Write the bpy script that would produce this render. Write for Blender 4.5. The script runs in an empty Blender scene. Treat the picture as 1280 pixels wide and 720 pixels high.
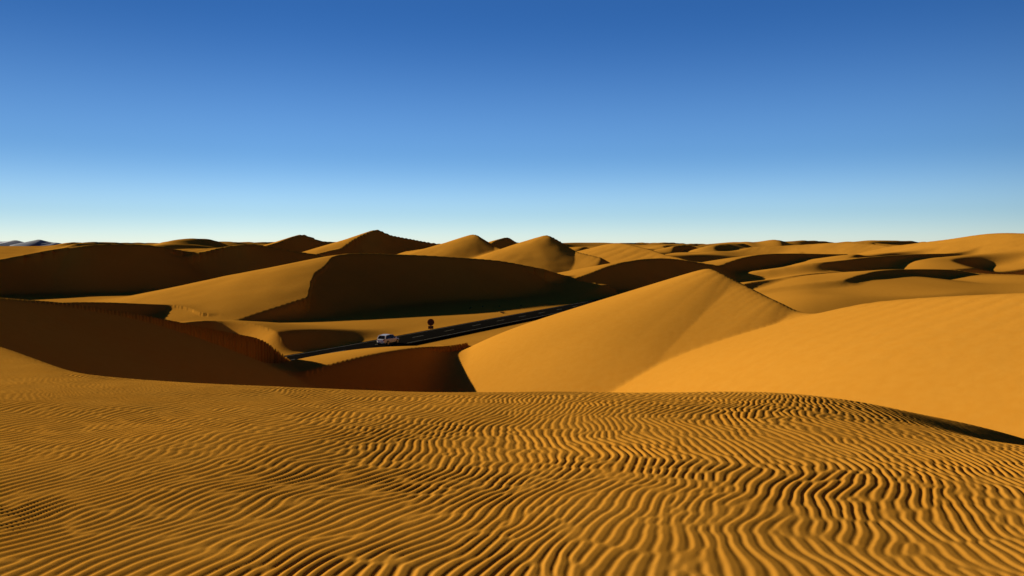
import bpy, bmesh, math
import numpy as np
from mathutils import Vector

S = bpy.context.scene
S.view_settings.view_transform = 'Standard'
S.view_settings.look = 'None'
S.view_settings.exposure = 0
S.view_settings.gamma = 1

SUN_EL = 13.2
SUN_AZ = 63.0      # degrees to the left of +Y

# ------------------------------------------------------------------ helpers
rng = np.random.RandomState(7)
PERM = rng.permutation(512)
PERM = np.concatenate([PERM, PERM])
GA = rng.rand(1024) * 2 * np.pi
GX, GY = np.cos(GA), np.sin(GA)

def pnoise(x, y):
    xi = np.floor(x).astype(np.int64); yi = np.floor(y).astype(np.int64)
    xf = x - xi; yf = y - yi
    u = xf * xf * xf * (xf * (xf * 6 - 15) + 10)
    v = yf * yf * yf * (yf * (yf * 6 - 15) + 10)
    def g(ix, iy, dx, dy):
        h = PERM[(ix & 511)]
        h = PERM[(h + iy) & 511]
        return GX[h] * dx + GY[h] * dy
    a = g(xi, yi, xf, yf); b = g(xi + 1, yi, xf - 1, yf)
    c = g(xi, yi + 1, xf, yf - 1); d = g(xi + 1, yi + 1, xf - 1, yf - 1)
    return 1.5 * ((a + (b - a) * u) * (1 - v) + (c + (d - c) * u) * v)

def sstep(a, b, x):
    t = np.clip((x - a) / (b - a), 0, 1)
    return t * t * (3 - 2 * t)

def softplus(x, k):
    t = x / k
    return k * (np.log1p(np.exp(-np.abs(t))) + np.maximum(t, 0))

def smax(a, b, k):
    h = np.clip(0.5 + 0.5 * (a - b) / k, 0, 1)
    return b + (a - b) * h + k * h * (1 - h)

def catmull(P, n):
    P = np.array(P, float)
    Q = np.vstack([2 * P[0] - P[1], P, 2 * P[-1] - P[-2]])
    out = []
    for i in range(1, len(Q) - 2):
        p0, p1, p2, p3 = Q[i - 1], Q[i], Q[i + 1], Q[i + 2]
        for k in range(n):
            t = k / n
            out.append(0.5 * (2 * p1 + (p2 - p0) * t + (2 * p0 - 5 * p1 + 4 * p2 - p3) * t * t
                              + (3 * p1 - p0 - 3 * p2 + p3) * t ** 3))
    out.append(P[-1])
    return np.array(out)

# ------------------------------------------------------------------ crest lines
# each station is (pixel column, pixel row, guessed range), unprojected from the camera
def st(*pts):
    return [((p[0] - 640) / 1000 * p[2], p[2], -(p[1] - 308) / 1000 * p[2]) for p in pts]

# (crest points, windward slope, lee slope, rounding windward, rounding lee, blend k, has toe)
DUNES = [
    # long barchan left of the road
    (st((384, 388, 194), (388, 368, 204), (402, 339, 225), (430, 318, 250), (500, 318, 268),
        (575, 322, 280), (620, 326, 288), (655, 335, 294), (680, 350, 296)), .21, .62, 4, .2, 2.0, 0),
    # dark dunes at the left
    (st((-240, 335, 230), (-120, 322, 265), (-30, 324, 290), (40, 323, 305), (80, 313, 315), (110, 307, 320), (150, 305, 330), (195, 308, 340),
        (230, 322, 350), (275, 338, 360)), .20, .66, 4, .3, 1.5, 0),
    (st((215, 335, 340), (250, 322, 352), (285, 309, 365), (310, 305, 372), (340, 309, 380), (390, 318, 395), (440, 324, 400)), .22, .66, 3, .3, 2.0, 0),
    # near-left brown flank, crest running away from the viewer
    (st((-420, 352, 34), (-150, 362, 44), (0, 374, 57), (80, 383, 64), (180, 402, 75), (270, 431, 88), (350, 464, 102), (385, 485, 112)),
     .22, .50, 4, .3, 1.2, 0),
    # low dunes between the flank and the long barchan
    (st((20, 382, 155), (90, 378, 172), (150, 379, 185), (215, 384, 192), (258, 400, 182)), .15, .62, 3, .3, 1.2, 0),
    (st((200, 410, 138), (225, 404, 141), (270, 401, 146), (325, 408, 142), (368, 430, 130)), .13, .62, 3, .3, 1.2, 0),
    # small ridge beyond the near slope
    (st((380, 468, 90), (430, 453, 95), (480, 440, 101), (525, 436, 107), (560, 444, 113), (585, 456, 118)), .14, .55, 5, .3, 1.2, 0),
    # big dune on the right
    (st((1750, 366, 42), (1500, 362, 50), (1280, 366, 60), (1110, 376, 74), (1015, 392, 86), (965, 374, 93), (925, 354, 101), (886, 336, 110), (888, 352, 122),
        ), .325, .54, 1.0, .2, 3.0, 1),
    # dune with the dark hollow right of centre
    (st((768, 366, 292), (722, 352, 300), (745, 341, 315), (785, 327, 340), (835, 323, 360), (890, 332, 370)), .19, .62, 4, .2, 2, 0),
    (st((905, 340, 390), (880, 331, 410), (835, 319, 450), (775, 304, 520), (740, 312, 560)), .25, .55, 2, .3, 2, 0),
    # lit peaks on the skyline
    (st((650, 322, 430), (628, 313, 455), (608, 303, 475), (592, 293, 490), (574, 301, 510), (545, 308, 535), (510, 314, 560)), .30, .6, .5, .2, 1.2, 0),
    (st((750, 322, 400), (722, 314, 420), (700, 305, 435), (682, 294, 445), (664, 302, 460), (640, 311, 490)), .32, .6, .5, .2, 1.2, 0),
    (st((395, 317, 560), (440, 306, 600), (456, 297, 615), (470, 287, 630), (486, 293, 640), (520, 300, 670), (560, 306, 700)), .32, .62, .5, .2, 1.5, 0),
    (st((310, 312, 700), (350, 302, 750), (376, 293, 780), (392, 299, 790), (425, 306, 800)), .32, .62, .5, .2, 1.5, 0),
    (st((600, 312, 620), (630, 297, 660), (645, 302, 680), (670, 308, 700)), .3, .62, .5, .2, 1.5, 0),
    # right side
    (st((1050, 352, 260), (1085, 342, 280), (1124, 337, 300), (1190, 337, 330), (1270, 340, 350), (1340, 338, 370)), .16, .6, 5, .2, 3, 0),
    (st((915, 366, 262), (945, 353, 275), (990, 352, 295), (1050, 356, 310), (1100, 352, 330)), .15, .6, 5, .2, 3, 0),
    (st((1030, 328, 370), (1120, 319, 420), (1200, 317, 460), (1290, 319, 500)), .17, .6, 6, .2, 3, 0),
    (st((890, 336, 370), (930, 322, 420), (975, 317, 460), (1060, 318, 520)), .17, .6, 6, .2, 3, 0),
    (st((1480, 305, 360), (1380, 298, 420), (1290, 292, 480), (1240, 292, 520), (1190, 299, 560), (1130, 306, 600)), .25, .5, 5, .3, 5, 0),
    (st((1120, 308, 700), (1060, 303, 760), (1000, 306, 800), (940, 309, 820)), .25, .5, 5, .3, 4, 0),
]

ROAD_Z = -17.0
ROAD = catmull([(-260, 175, ROAD_Z), (-140, 130, ROAD_Z), (-75, 108, ROAD_Z), (-48, 104, ROAD_Z), (-33, 120, ROAD_Z), (2, 193.5, ROAD_Z), (36, 265, ROAD_Z),
                (50, 290, ROAD_Z), (85, 318, ROAD_Z), (180, 345, ROAD_Z), (320, 380, ROAD_Z)], 14)

def seg(x, y, a, b):
    ex, ey = b[0] - a[0], b[1] - a[1]
    L2 = max(ex * ex + ey * ey, 1e-9)
    dx, dy = x - a[0], y - a[1]
    t = np.clip((dx * ex + dy * ey) / L2, 0, 1)
    qx, qy = dx - t * ex, dy - t * ey
    return qx * qx + qy * qy, t, (ey * dx - ex * dy) / math.sqrt(L2)

def poly_dist(x, y, P):
    best = np.full(x.shape, 1e12); bs = np.zeros_like(x)
    for i in range(len(P) - 1):
        d2, t, s = seg(x, y, P[i], P[i + 1])
        m = d2 < best
        best = np.where(m, d2, best); bs = np.where(m, s, bs)
    d = np.sqrt(best)
    return d, np.clip(1.5 * bs / np.maximum(d, 1e-6), -1, 1)

def dune(x, y, P, ws, ls, rw, rl, toe):
    d, s = poly_dist(x, y, P)
    g = .5 + .5 * s
    h = np.full(x.shape, -1e3)
    for i in range(len(P) - 1):
        d2, t, _ = seg(x, y, P[i], P[i + 1])
        cz = P[i][2] + t * (P[i + 1][2] - P[i][2])
        drop = ws * (1 - g) * (np.sqrt(d2 + rw * rw) - rw) + ls * g * (np.sqrt(d2 + rl * rl) - rl)
        h = np.maximum(h, cz - drop)
    if toe:
        # the foot of the slope swings back towards the crest on the near side
        td = 14 + (31 - 14) * sstep(72, 113, y)
        h = h - .24 * softplus(d - td, 3)
    return h

def near_surface(x, y):
    z = -1.7 - .063 * y
    xl = np.clip(-x, 0, 30)
    z = z + .035 * xl
    # shoulder turning away from the sun at the right
    u = .88 * x - .47 * y
    z = z - .34 * np.minimum(softplus(u + .5, 1.2), 6) * sstep(8.5, 13.0, y) * sstep(3.5, 7.5, x)
    z = z - .42 * softplus(x - 11.0, .9) * np.exp(-np.clip(x - 30, 0, 1e9) / 60) - .008 * np.maximum(x, 0)
    z = z + .04 * pnoise(x / 3.1 + 3, y / 3.7) + .07 * pnoise(x / 8.0, y / 9.0 + 5)
    ye = 15.0 + .2 * np.sin(x * .55 + 1) - .02 * x + np.minimum(1.1 * softplus(-(x + 8.3), .4), 9)
    z = z - .46 * softplus(y - ye, .35)
    z = np.where(y < -5, z - .1 * (-5 - y), z)
    return np.maximum(z, -24)

def far_height(x, y):
    r = np.hypot(x, y)
    base = np.interp(r, [0, 90, 112, 125, 270, 420, 800, 1500, 3000, 9000], [-22, -20.0, -18.2, -17.4, -17, -17, -13, -8, -3, 0])
    base = base + .8 * pnoise(x / 45, y / 45) * sstep(60, 130, r) + 1.6 * pnoise(x / 140 + 9, y / 140) * sstep(150, 400, r)
    base = base + 5 * sstep(180, 300, r) * sstep(.22, .38, x / np.maximum(y, 1)) * (y > 0) * (1 - sstep(500, 800, r))
    def sea(th, L, A, off):
        c, s = math.cos(th), math.sin(th)
        u = (x * c + y * s); v = (-x * s + y * c)
        w = pnoise(u / (L * 1.6) + off, v / (L * 1.6)) * .9 + pnoise(u / (L * .6) + off, v / (L * .7)) * .2
        ph = u / L + w
        f = ph - np.floor(ph)
        prof = np.where(f < .74, np.sin(f / .74 * np.pi / 2) ** 1.6, 1 - sstep(0, 1, (f - .74) / .26))
        amp = A * np.clip(.5 + 1.1 * pnoise(u / (L * 2.3) + off * 2, v / (L * 1.1) + 7), 0, 1.2)
        return prof * amp
    m1 = sstep(330, 520, r)
    lowleft = sstep(.545, .60, -x / np.maximum(y, 1)) * (y > 0) * sstep(420, 700, r)
    z = base - 12 * lowleft * (1 - sstep(2500, 5000, r)) + (sea(-.45, 110, 10, 1.7) * m1 * (1 - .7 * sstep(900, 1800, r)) + sea(-.7, 300, 15, 5.1) * sstep(700, 1400, r)) * (1 - .8 * lowleft)
    m2 = sstep(170, 230, r) * sstep(.25, .42, x / np.maximum(y, 1)) * (y > 0) * (1 - m1)
    z = z + sea(-.5, 85, 2.2, 8.3) * m2
    wx = x + (1.3 * pnoise(x / 24, y / 24) + .3 * pnoise(x / 7, y / 7)) * sstep(110, 240, r)
    wy = y + (1.3 * pnoise(x / 24 + 40, y / 24) + .3 * pnoise(x / 7 + 9, y / 7)) * sstep(110, 240, r)
    for (pts, ws, ls, rw, rl, k, toe) in DUNES:
        P = catmull(pts, 6)
        H = P[:, 2].max() + 24
        R = H / min(ws, ls) + 3 * rw + 6
        m = (wx > P[:, 0].min() - R) & (wx < P[:, 0].max() + R) & (wy > P[:, 1].min() - R) & (wy < P[:, 1].max() + R)
        if not m.any(): continue
        z[m] = smax(dune(wx[m], wy[m], P, ws, ls, rw, rl, toe), z[m], k)
    return z

def height(x, y):
    z = np.full(x.shape, -30.0)
    r = np.hypot(x, y)
    far = r > 17
    zn = near_surface(x, y)
    z[~far] = zn[~far]
    zf = far_height(x[far], y[far])
    rf = r[far]
    d = np.full(zf.shape, 1e3)
    near_road = (rf > 90) & (rf < 560)
    dd, s = poly_dist(x[far][near_road], y[far][near_road], ROAD)
    d[near_road] = dd
    t = sstep(5.5, 15, d)
    zf = np.where(t < 1, (ROAD_Z - .35) * (1 - t) + zf * t, zf)
    z[far] = smax(zn[far], zf, 1.0)
    return z

# ------------------------------------------------------------------ wind ripples (spectral synthesis)
def ripple_field(N, size, lam, ang, seed):
    rg = np.random.RandomState(seed)
    k = np.fft.fftfreq(N, size / N)
    kx, ky = np.meshgrid(k, k, indexing='xy')
    kr = np.hypot(kx, ky); ka = np.arctan2(ky, kx)
    k0 = 1 / lam
    da = np.angle(np.exp(1j * (ka - ang)))
    W = np.exp(-.5 * ((kr - k0) / (.11 * k0)) ** 2 - .5 * (da / .17) ** 2)
    F = W * np.exp(1j * 2 * np.pi * rg.rand(N, N))
    zc = np.fft.ifft2(F)
    amp = np.abs(zc); amp = amp / amp.mean()
    ph = np.angle(zc)
    prof = np.sin(ph + .45 * np.sin(ph))
    prof = prof * .85 + .15 * np.cos(2 * ph)
    return (prof * np.clip(amp * 1.3, 0, 1) ** .7).astype(np.float32)

RN, RS = 3072, 32.0
RIP = ripple_field(RN, RS, .102, -.22, 3)

def bil(F, u, v):
    u = u % RN; v = v % RN
    i = np.floor(u).astype(int); j = np.floor(v).astype(int)
    fu = u - i; fv = v - j
    i1 = (i + 1) % RN; j1 = (j + 1) % RN; i %= RN; j %= RN
    return (F[j, i] * (1 - fu) + F[j, i1] * fu) * (1 - fv) + (F[j1, i] * (1 - fu) + F[j1, i1] * fu) * fv

def ripples(x, y):
    wx = x + .09 * pnoise(x / .9, y / .9) + .45 * pnoise(x / 3.2, y / 3.2)
    wy = y + .09 * pnoise(x / .9 + 31, y / .9) + .35 * pnoise(x / 3 + 11, y / 3)
    h = bil(RIP, wx / RS * RN, wy / RS * RN)
    a = .0059 * (1 + .4 * pnoise(x / 2.2 + 4, y / 2.2))
    a = a * (1 - .85 * sstep(7.6, 10.5, -x - .1 * (y - 14)))
    a = a * (1 - sstep(24, 34, np.hypot(x, y)))
    return h * a

# ------------------------------------------------------------------ terrain sheet (polar grid, full circle)
az_f = np.radians(np.linspace(-38, 38, 1300))
az_l = np.radians(np.linspace(-180, -38, 260, endpoint=False))
az_r = np.radians(np.linspace(38, 180, 200))[1:-1]
AZ = np.concatenate([az_l, az_f, az_r])
R = [0.4]
while R[-1] < 2.5: R.append(R[-1] * 1.04)
while R[-1] < 19: R.append(R[-1] * (1.0035))
while R[-1] < 60: R.append(R[-1] * 1.015)
while R[-1] < 900: R.append(R[-1] * 1.0055)
while R[-1] < 9000: R.append(R[-1] * 1.012)
R = np.array(R)
nA, nR = len(AZ), len(R)
A2, R2 = np.meshgrid(AZ, R)
X = (R2 * np.sin(A2)).ravel(); Y = (R2 * np.cos(A2)).ravel()
Z = height(X, Y)
nm = np.hypot(X, Y) < 34
Z[nm] += ripples(X[nm], Y[nm])
co = np.stack([X, Y, Z], 1).astype(np.float32)
c0 = np.array([[0, 0, Z[:nA].mean()]], np.float32)
co = np.vstack([co, c0])
ii, jj = np.meshgrid(np.arange(nR - 1), np.arange(nA), indexing='ij')
j1 = (jj + 1) % nA
quads = np.stack([ii * nA + jj, ii * nA + j1, (ii + 1) * nA + j1, (ii + 1) * nA + jj], -1).reshape(-1, 4)[:, ::-1]
jc = np.arange(nA)
tris = np.stack([jc, (jc + 1) % nA, np.full(nA, nA * nR)], 1)
loops = np.concatenate([quads.ravel(), tris.ravel()]).astype(np.int32)
nq, nt = len(quads), len(tris)
ls = np.concatenate([np.arange(nq) * 4, nq * 4 + np.arange(nt) * 3]).astype(np.int32)
me = bpy.data.meshes.new('sand_dunes')
me.vertices.add(len(co)); me.vertices.foreach_set('co', co.ravel())
me.loops.add(len(loops)); me.loops.foreach_set('vertex_index', loops)
me.polygons.add(nq + nt); me.polygons.foreach_set('loop_start', ls)
me.polygons.foreach_set('use_smooth', np.ones(nq + nt, bool))
me.update(calc_edges=True); me.validate()
ground = bpy.data.objects.new('sand_dunes', me)
S.collection.objects.link(ground)

# ------------------------------------------------------------------ materials
def new_mat(name):
    m = bpy.data.materials.new(name); m.use_nodes = True
    nt = m.node_tree
    return m, nt, nt.nodes['Principled BSDF']

def simple(name, col, rough=.5, metal=0, spec=.5, var=.08, scale=6):
    m, nt, b = new_mat(name)
    tc = nt.nodes.new('ShaderNodeTexCoord')
    n = nt.nodes.new('ShaderNodeTexNoise'); n.inputs['Scale'].default_value = scale; n.inputs['Detail'].default_value = 5
    nt.links.new(tc.outputs['Object'], n.inputs['Vector'])
    mx = nt.nodes.new('ShaderNodeMix'); mx.data_type = 'RGBA'
    mx.inputs['A'].default_value = (*[c * (1 - var) for c in col], 1)
    mx.inputs['B'].default_value = (*[min(1, c * (1 + var)) for c in col], 1)
    nt.links.new(n.outputs['Fac'], mx.inputs['Factor'])
    nt.links.new(mx.outputs['Result'], b.inputs['Base Color'])
    b.inputs['Roughness'].default_value = rough; b.inputs['Metallic'].default_value = metal
    b.inputs['Specular IOR Level'].default_value = spec
    return m

sand, nt_, b = new_mat('sand')
tc = nt_.nodes.new('ShaderNodeTexCoord')
def noise(scale, detail=4, rough=.55):
    n = nt_.nodes.new('ShaderNodeTexNoise'); n.inputs['Scale'].default_value = scale
    n.inputs['Detail'].default_value = detail; n.inputs['Roughness'].default_value = rough
    nt_.links.new(tc.outputs['Object'], n.inputs['Vector']); return n
n1 = noise(.03, 5); n2 = noise(1.3, 6); n3 = noise(220, 2, .7)
def mix(a, b_, f, bt='MIX'):
    m = nt_.nodes.new('ShaderNodeMix'); m.data_type = 'RGBA'; m.blend_type = bt
    for k, v in (('A', a), ('B', b_)):
        if isinstance(v, tuple): m.inputs[k].default_value = (*v, 1)
        else: nt_.links.new(v, m.inputs[k])
    if isinstance(f, float): m.inputs['Factor'].default_value = f
    else: nt_.links.new(f, m.inputs['Factor'])
    return m.outputs['Result']
c = mix((.94, .44, .060), (.88, .38, .042), n1.outputs['Fac'])
c = mix(c, (.85, .345, .032), n2.outputs['Fac'])
rampn = nt_.nodes.new('ShaderNodeMapRange'); rampn.inputs['From Min'].default_value = .3; rampn.inputs['From Max'].default_value = .7
rampn.inputs['To Min'].default_value = .86; rampn.inputs['To Max'].default_value = 1.06
nt_.links.new(n3.outputs['Fac'], rampn.inputs['Value'])
vm = nt_.nodes.new('ShaderNodeVectorMath'); vm.operation = 'SCALE'
nt_.links.new(c, vm.inputs[0]); nt_.links.new(rampn.outputs['Result'], vm.inputs['Scale'])
nt_.links.new(vm.outputs['Vector'], b.inputs['Base Color'])
b.inputs['Roughness'].default_value = .95; b.inputs['Specular IOR Level'].default_value = .0
bp = nt_.nodes.new('ShaderNodeBump'); bp.inputs['Strength'].default_value = .35; bp.inputs['Distance'].default_value = .004
nt_.links.new(n3.outputs['Fac'], bp.inputs['Height'])
bp2 = nt_.nodes.new('ShaderNodeBump'); bp2.inputs['Strength'].default_value = .22; bp2.inputs['Distance'].default_value = .12
n4 = noise(.7, 5); nt_.links.new(n4.outputs['Fac'], bp2.inputs['Height'])
nt_.links.new(bp.outputs['Normal'], bp2.inputs['Normal'])
nt_.links.new(bp2.outputs['Normal'], b.inputs['Normal'])
me.materials.append(sand)

asphalt = simple('asphalt', (.015, .013, .011), .95, 0, .0, .3, .8)
white_line = simple('road_paint', (.30, .26, .18), .7, 0, .1, .3, 3)
paint = simple('car_paint_white', (.88, .89, .90), .28, .0, .6, .03, 2)
glass = simple('car_glass', (.015, .018, .022), .06, 0, .8, .0, 2)
rubber = simple('tyre_rubber', (.02, .02, .02), .85)
metal = simple('wheel_metal', (.45, .45, .47), .3, .9)
plastic = simple('dark_trim', (.03, .03, .03), .5)
lampm = simple('headlamp_lens', (.8, .82, .85), .1, .2)
redlens = simple('tail_lens', (.35, .01, .01), .2)
redm = simple('sign_red', (.13, .018, .014), .5, 0, .4, .15, 4)
steel = simple('galvanised_steel', (.06, .05, .05), .6, .3)
scrub_m = simple('dry_scrub', (.16, .11, .04), .9, 0, .1, .4, 9)

def mesh_obj(name, verts, faces, mat, parent=None, smooth=False):
    m = bpy.data.meshes.new(name); m.from_pydata([tuple(v) for v in verts], [], faces); m.update()
    o = bpy.data.objects.new(name, m); S.collection.objects.link(o)
    if mat: m.materials.append(mat)
    if parent: o.parent = parent
    if smooth:
        for p in m.polygons: p.use_smooth = True
    return o

# ------------------------------------------------------------------ road
sA = np.concatenate([[0], np.cumsum(np.hypot(*(ROAD[1:, :2] - ROAD[:-1, :2]).T))])
def road_at(s):
    f = lambda q: np.array([np.interp(q, sA, ROAD[:, 0]), np.interp(q, sA, ROAD[:, 1])])
    t = f(s + 1) - f(s - 1)
    return f(s), t / np.linalg.norm(t)
def strip(s0, s1, step, offs, zs):
    V, F = [], []
    ss = np.arange(s0, s1 + 1e-6, step)
    m = len(offs)
    for k, s in enumerate(ss):
        p, t = road_at(s); n = np.array([t[1], -t[0]])
        for o, z in zip(offs, zs): V.append((p[0] + n[0] * o, p[1] + n[1] * o, z))
        if k:
            for a in range(m - 1):
                F.append(((k - 1) * m + a, (k - 1) * m + a + 1, k * m + a + 1, k * m + a))
    return V, F
road = bpy.data.objects.new('road', None); S.collection.objects.link(road)
V, F = strip(2, sA[-1] - 2, 2, [-5.6, -4.5, 0, 4.5, 5.6], [ROAD_Z - .6, ROAD_Z - .04, ROAD_Z, ROAD_Z - .04, ROAD_Z - .6])
mesh_obj('asphalt_surface', V, F, asphalt, road)
for o in (-3.7, 3.7):
    zz = ROAD_Z - .04 * abs(o) / 4.5 + .006
    V, F = strip(2, sA[-1] - 2, 2, [o - .07, o + .07], [zz, zz]); mesh_obj('edge_line', V, F, white_line, road)
V, F = [], []
s = 4
while s < sA[-1] - 8:
    v, f = strip(s, s + 4, 2, [-.08, .08], [ROAD_Z + .006] * 2)
    k = len(V); V += v; F += [tuple(i + k for i in q) for q in f]; s += 12
mesh_obj('centre_dashes', V, F, white_line, road)

# ------------------------------------------------------------------ car (built along +X = front)
def build_car(name):
    e = bpy.data.objects.new(name, None); S.collection.objects.link(e)
    st_ = [(-2.20, .42, .80, .66, .60), (-2.12, .32, .93, .80, .76), (-1.75, .26, 1.00, .87, .86), (-1.0, .24, 1.00, .90, .89),
           (0, .24, .97, .91, .90), (.8, .24, .95, .90, .89), (1.2, .25, .90, .88, .87), (1.75, .26, .82, .84, .84), (2.12, .30, .70, .74, .76), (2.25, .40, .58, .58, .60)]
    V, F = [], []
    for (x, zb, zt, wt, wb) in st_:
        zm = zb + .55 * (zt - zb)
        V += [(x, -wb * .85, zb), (x, -wb, zb + .1), (x, -max(wt, wb) * 1.01, zm), (x, -wt * .97, zt - .04), (x, -wt * .85, zt), (x, 0, zt + .03),
                (x, wt * .85, zt), (x, wt * .97, zt - .04), (x, max(wt, wb) * 1.01, zm), (x, wb, zb + .1), (x, wb * .85, zb)]
    m = 11
    for k in range(len(st_) - 1):
        for a in range(m):
            b2 = (a + 1) % m
            F.append((k * m + a, k * m + b2, (k + 1) * m + b2, (k + 1) * m + a))
    F.append(tuple(range(m))[::-1]); F.append(tuple((len(st_) - 1) * m + a for a in range(m)))
    o = mesh_obj('body', V, F, paint, e, True)
    bm = bmesh.new(); bm.from_mesh(o.data); bmesh.ops.recalc_face_normals(bm, faces=bm.faces); bm.to_mesh(o.data); bm.free()
    sd = o.modifiers.new('s', 'SUBSURF'); sd.levels = sd.render_levels = 2
    gs = [(-2.02, .98, .98, .78, .78), (-1.62, .98, 1.46, .80, .62), (-.4, .98, 1.53, .81, .63), (.3, .98, 1.48, .81, .62), (1.15, .93, .93, .80, .78)]
    V, F = [], []
    for (x, zb, zt, wb, wt) in gs:
        V += [(x, -wb, zb), (x, -wt, zt), (x, wt, zt), (x, wb, zb)]
    for k in range(4):
        for a in range(3):
            F.append((k * 4 + a, k * 4 + a + 1, (k + 1) * 4 + a + 1, (k + 1) * 4 + a))
    o = mesh_obj('windows', V, F, glass, e)
    V = [(-1.68, -.62, 1.47), (-1.68, .62, 1.47), (-.4, .65, 1.56), (-.4, -.65, 1.56), (.36, .62, 1.50), (.36, -.62, 1.50)]
    V += [(v[0], v[1], v[2] - .055) for v in V]
    F = [(0, 1, 2, 3), (3, 2, 4, 5), (0, 3, 9, 6), (3, 5, 11, 9), (1, 7, 8, 2), (2, 8, 10, 4), (0, 6, 7, 1), (4, 10, 11, 5)]
    mesh_obj('roof', V, F, paint, e)
    def bar(n, p, q, w, mat):
        p, q = Vector(p), Vector(q); d = (q - p); up = Vector((0, 1, 0)); sx = d.cross(up).normalized() * w; sy = Vector((0, w, 0))
        V = [p - sx - sy, p + sx - sy, p + sx + sy, p - sx + sy, q - sx - sy, q + sx - sy, q + sx + sy, q - sx + sy]
        F = [(0, 1, 2, 3), (4, 7, 6, 5), (0, 4, 5, 1), (1, 5, 6, 2), (2, 6, 7, 3), (3, 7, 4, 0)]
        return mesh_obj(n, V, F, mat, e)
    for sgn in (-1, 1):
        bar('pillar_front', (1.13, sgn * .79, .95), (.34, sgn * .62, 1.49), .03, paint)
        bar('pillar_mid', (-.25, sgn * .815, .98), (-.30, sgn * .64, 1.52), .035, plastic)
        bar('pillar_rear', (-1.98, sgn * .77, .98), (-1.62, sgn * .62, 1.47), .06, paint)
        bar('mirror', (.80, sgn * .98, 1.02), (.95, sgn * .98, 1.04), .07, paint)
        bar('head_lamp', (2.06, sgn * .60, .66), (2.20, sgn * .55, .60), .085, lampm)
        bar('tail_lamp', (-2.12, sgn * .66, .84), (-2.21, sgn * .62, .78), .08, redlens)
        for x in (-1.35, 1.38):
            for nm_, rr, wd, yy, mt in (('tyre', .33, .22, .80, rubber), ('rim', .21, .03, .925, metal), ('wheel_arch', .38, .10, .865, plastic)):
                n = 28; V, F = [], []
                for s2 in (-.5, .5):
                    for a in range(n):
                        t = 2 * math.pi * a / n
                        V.append((x + rr * math.cos(t), sgn * yy + s2 * wd, .33 + rr * math.sin(t)))
                F = [(a, (a + 1) % n, n + (a + 1) % n, n + a) for a in range(n)] + [tuple(range(n))[::-1], tuple(range(n, 2 * n))]
                mesh_obj(nm_, V, F, mt, e)
    bar('grille', (2.20, -.0, .50), (2.27, 0, .48), .14, plastic)
    bar('licence_plate', (-2.22, 0, .66), (-2.225, 0, .60), .12, lampm)
    return e
car = build_car('white_car')
def s_for_y(yv):
    ss = np.arange(120, sA[-1] - 80, .5)
    ps = np.array([road_at(s)[0] for s in ss])
    m = ps[:, 0] > -40
    return ss[m][np.argmin(np.abs(ps[m, 1] - yv))]
s = s_for_y(140); p, t = road_at(s); n = np.array([t[1], -t[0]])
cp = p + n * 1.4
car.location = (cp[0], cp[1], ROAD_Z - .013)
car.rotation_euler = (0, 0, math.atan2(t[1], t[0]))
car.scale = (1.06, 1.06, 1.12)

# ------------------------------------------------------------------ round red road sign
sg = bpy.data.objects.new('traffic_sign', None); S.collection.objects.link(sg)
def disc(n_, r, y0, y1, zc, mat, n=40):
    V, F = [], []
    for yy in (y0, y1):
        for a in range(n):
            tt = 2 * math.pi * a / n; V.append((r * math.cos(tt), yy, zc + r * math.sin(tt)))
    F = [(a, (a + 1) % n, n + (a + 1) % n, n + a) for a in range(n)] + [tuple(range(n))[::-1], tuple(range(n, 2 * n))]
    return mesh_obj(n_, V, F, mat, sg)
darkface = simple('sign_dark_red', (.05, .010, .009), .5)
disc('sign_disc', .72, -.02, .02, 1.50, redm)
disc('sign_face', .50, -.03, -.022, 1.50, darkface)
V = [(a * .05, .08 + b2 * .05, z) for z in (-.4, 2.0) for a, b2 in ((-1, -1), (1, -1), (1, 1), (-1, 1))]
mesh_obj('post', V, [(0, 1, 2, 3), (4, 5, 6, 7), (0, 1, 5, 4), (1, 2, 6, 5), (2, 3, 7, 6), (3, 0, 4, 7)], steel, sg)
V = [(a, yy, z) for yy in (-.02, .02) for a, z in ((-.55, .12), (.55, .12), (.55, .74), (-.55, .74))]
mesh_obj('sub_plate', V, [(0, 1, 2, 3), (7, 6, 5, 4), (0, 4, 5, 1), (1, 5, 6, 2), (2, 6, 7, 3), (3, 7, 4, 0)], darkface, sg)
s = s_for_y(164); p, t = road_at(s); n = np.array([t[1], -t[0]]); q = p - n * 5.8
sg.location = (q[0], q[1], ROAD_Z - .3)
sg.rotation_euler = (0, 0, .15)

# ------------------------------------------------------------------ sparse dry scrub on the valley floor (one object)
rs = np.random.RandomState(11)
cx = rs.uniform(-12, 8, 9)
cy = rs.uniform(206, 232, 9)
cz = height(cx, cy)
V, F = [], []
for x0, y0, z0 in zip(cx, cy, cz):
    hgt = rs.uniform(.2, .45)
    for k in range(46):
        a = rs.uniform(0, 2 * math.pi); lean = rs.uniform(.1, 1.1); L_ = hgt * rs.uniform(.6, 1.1); w_ = rs.uniform(.015, .03)
        dx, dy, dz = math.cos(a) * math.sin(lean), math.sin(a) * math.sin(lean), math.cos(lean)
        bx, by = x0 + math.cos(a) * .1, y0 + math.sin(a) * .1
        px_, py_ = -math.sin(a) * w_, math.cos(a) * w_
        i0 = len(V)
        V += [(bx - px_, by - py_, z0 - .1), (bx + px_, by + py_, z0 - .1),
              (bx + dx * L_ * .6 + px_, by + dy * L_ * .6 + py_, z0 + dz * L_ * .7), (bx + dx * L_, by + dy * L_, z0 + dz * L_ * .9),
              (bx + dx * L_ * .6 - px_, by + dy * L_ * .6 - py_, z0 + dz * L_ * .7)]
        F.append((i0, i0 + 1, i0 + 2, i0 + 3, i0 + 4))
mesh_obj('desert_shrubs', V, F, scrub_m)

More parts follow.
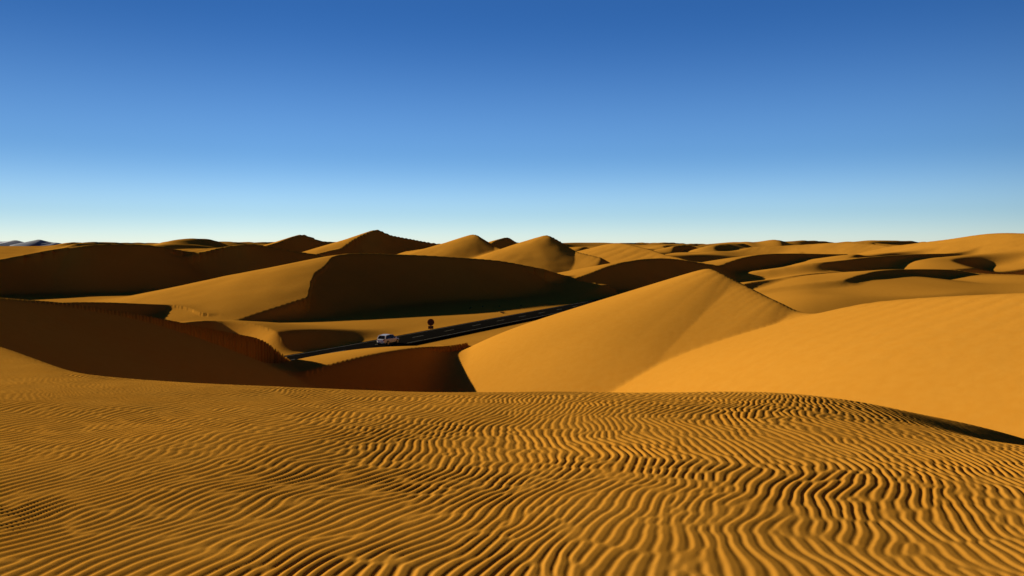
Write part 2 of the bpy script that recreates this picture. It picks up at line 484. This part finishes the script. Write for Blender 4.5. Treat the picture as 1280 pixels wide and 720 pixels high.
# ------------------------------------------------------------------ distant rocky hills at far left
hx = np.linspace(-7600, -3500, 190); V, F = [], []
hh = 38 + 66 * np.abs(pnoise(hx / 420, hx * 0 + 3)) + 16 * pnoise(hx / 110, hx * 0 + 8)
hh *= sstep(-3500, -3900, hx)
for k, (a, h) in enumerate(zip(hx, hh)):
    V += [(a, 6200, -60), (a + 60 * math.sin(k), 6400, max(h, -5) * .45 - 10), (a, 6600, max(h, -5)), (a, 7200, -60)]
    if k:
        b0 = (k - 1) * 4; b1 = k * 4
        for q_ in range(3): F.append((b0 + q_, b1 + q_, b1 + q_ + 1, b0 + q_ + 1))
hill_m = simple('rock_painted_haze', (.46, .48, .56), .95, 0, .1, .15, .002)  # distance haze put into the rock's base colour
mesh_obj('hills', V, F, hill_m, None, True)

# ------------------------------------------------------------------ light
el, az = math.radians(SUN_EL), math.radians(SUN_AZ)
sd = Vector((-math.cos(el) * math.sin(az), math.cos(el) * math.cos(az), math.sin(el)))
L = bpy.data.lights.new('sun', 'SUN'); L.energy = 5; L.angle = math.radians(.5); L.color = (1, .89, .66)
lo = bpy.data.objects.new('sun', L); lo.rotation_euler = sd.to_track_quat('Z', 'Y').to_euler(); S.collection.objects.link(lo)
lo.location = (-100, 50, 60)
w = bpy.data.worlds.new('World'); S.world = w; w.use_nodes = True
wn = w.node_tree; bg = wn.nodes['Background']
sky = wn.nodes.new('ShaderNodeTexSky'); sky.sky_type = 'NISHITA'; sky.sun_disc = False
sky.sun_elevation = el; sky.sun_rotation = -az % (2 * math.pi)
sky.altitude = 1500; sky.air_density = 1.0; sky.dust_density = .1; sky.ozone_density = 2.0
# deepen the clear desert sky with height; dimmed above frame to cut ambient light
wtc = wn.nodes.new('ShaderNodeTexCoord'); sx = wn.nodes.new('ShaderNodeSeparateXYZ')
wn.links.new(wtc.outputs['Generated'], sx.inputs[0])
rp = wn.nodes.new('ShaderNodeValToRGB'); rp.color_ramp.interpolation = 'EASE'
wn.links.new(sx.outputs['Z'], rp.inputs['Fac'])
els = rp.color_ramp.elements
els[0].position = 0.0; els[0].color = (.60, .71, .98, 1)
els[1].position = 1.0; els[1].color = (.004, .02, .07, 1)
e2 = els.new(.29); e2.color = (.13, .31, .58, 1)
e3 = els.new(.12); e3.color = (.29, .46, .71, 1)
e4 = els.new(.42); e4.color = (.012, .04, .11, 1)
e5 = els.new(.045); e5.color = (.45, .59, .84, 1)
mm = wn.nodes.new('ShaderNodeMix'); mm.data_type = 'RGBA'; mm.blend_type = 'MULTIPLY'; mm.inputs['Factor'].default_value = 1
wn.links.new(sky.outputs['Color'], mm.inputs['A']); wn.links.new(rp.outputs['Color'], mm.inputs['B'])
# less glare toward the sun; sky behind the camera dimmed to deepen shadows
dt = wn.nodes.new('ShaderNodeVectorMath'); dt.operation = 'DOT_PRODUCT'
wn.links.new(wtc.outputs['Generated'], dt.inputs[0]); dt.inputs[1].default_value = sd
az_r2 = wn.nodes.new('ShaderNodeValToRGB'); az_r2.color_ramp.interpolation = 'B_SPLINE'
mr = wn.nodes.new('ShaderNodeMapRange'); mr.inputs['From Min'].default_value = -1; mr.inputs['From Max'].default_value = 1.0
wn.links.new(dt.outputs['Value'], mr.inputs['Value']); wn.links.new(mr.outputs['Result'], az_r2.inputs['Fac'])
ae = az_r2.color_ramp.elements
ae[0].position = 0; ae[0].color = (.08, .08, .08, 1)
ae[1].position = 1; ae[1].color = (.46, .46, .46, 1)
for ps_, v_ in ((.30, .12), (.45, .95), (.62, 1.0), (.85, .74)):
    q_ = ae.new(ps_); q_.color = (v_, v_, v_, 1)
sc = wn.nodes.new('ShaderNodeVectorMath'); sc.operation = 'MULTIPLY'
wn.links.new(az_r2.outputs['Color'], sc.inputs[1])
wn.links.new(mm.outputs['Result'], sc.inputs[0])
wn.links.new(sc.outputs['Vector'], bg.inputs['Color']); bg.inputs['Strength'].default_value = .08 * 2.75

# ------------------------------------------------------------------ camera
cam = bpy.data.cameras.new('camera'); co_ = bpy.data.objects.new('camera', cam); S.collection.objects.link(co_)
cam.sensor_width = 36; cam.lens = 36 * 1000 / 1280; cam.shift_y = -52 / 1280
cam.clip_start = .05; cam.clip_end = 30000
co_.location = (0, 0, 0); co_.rotation_euler = (math.radians(90), 0, 0)
S.camera = co_
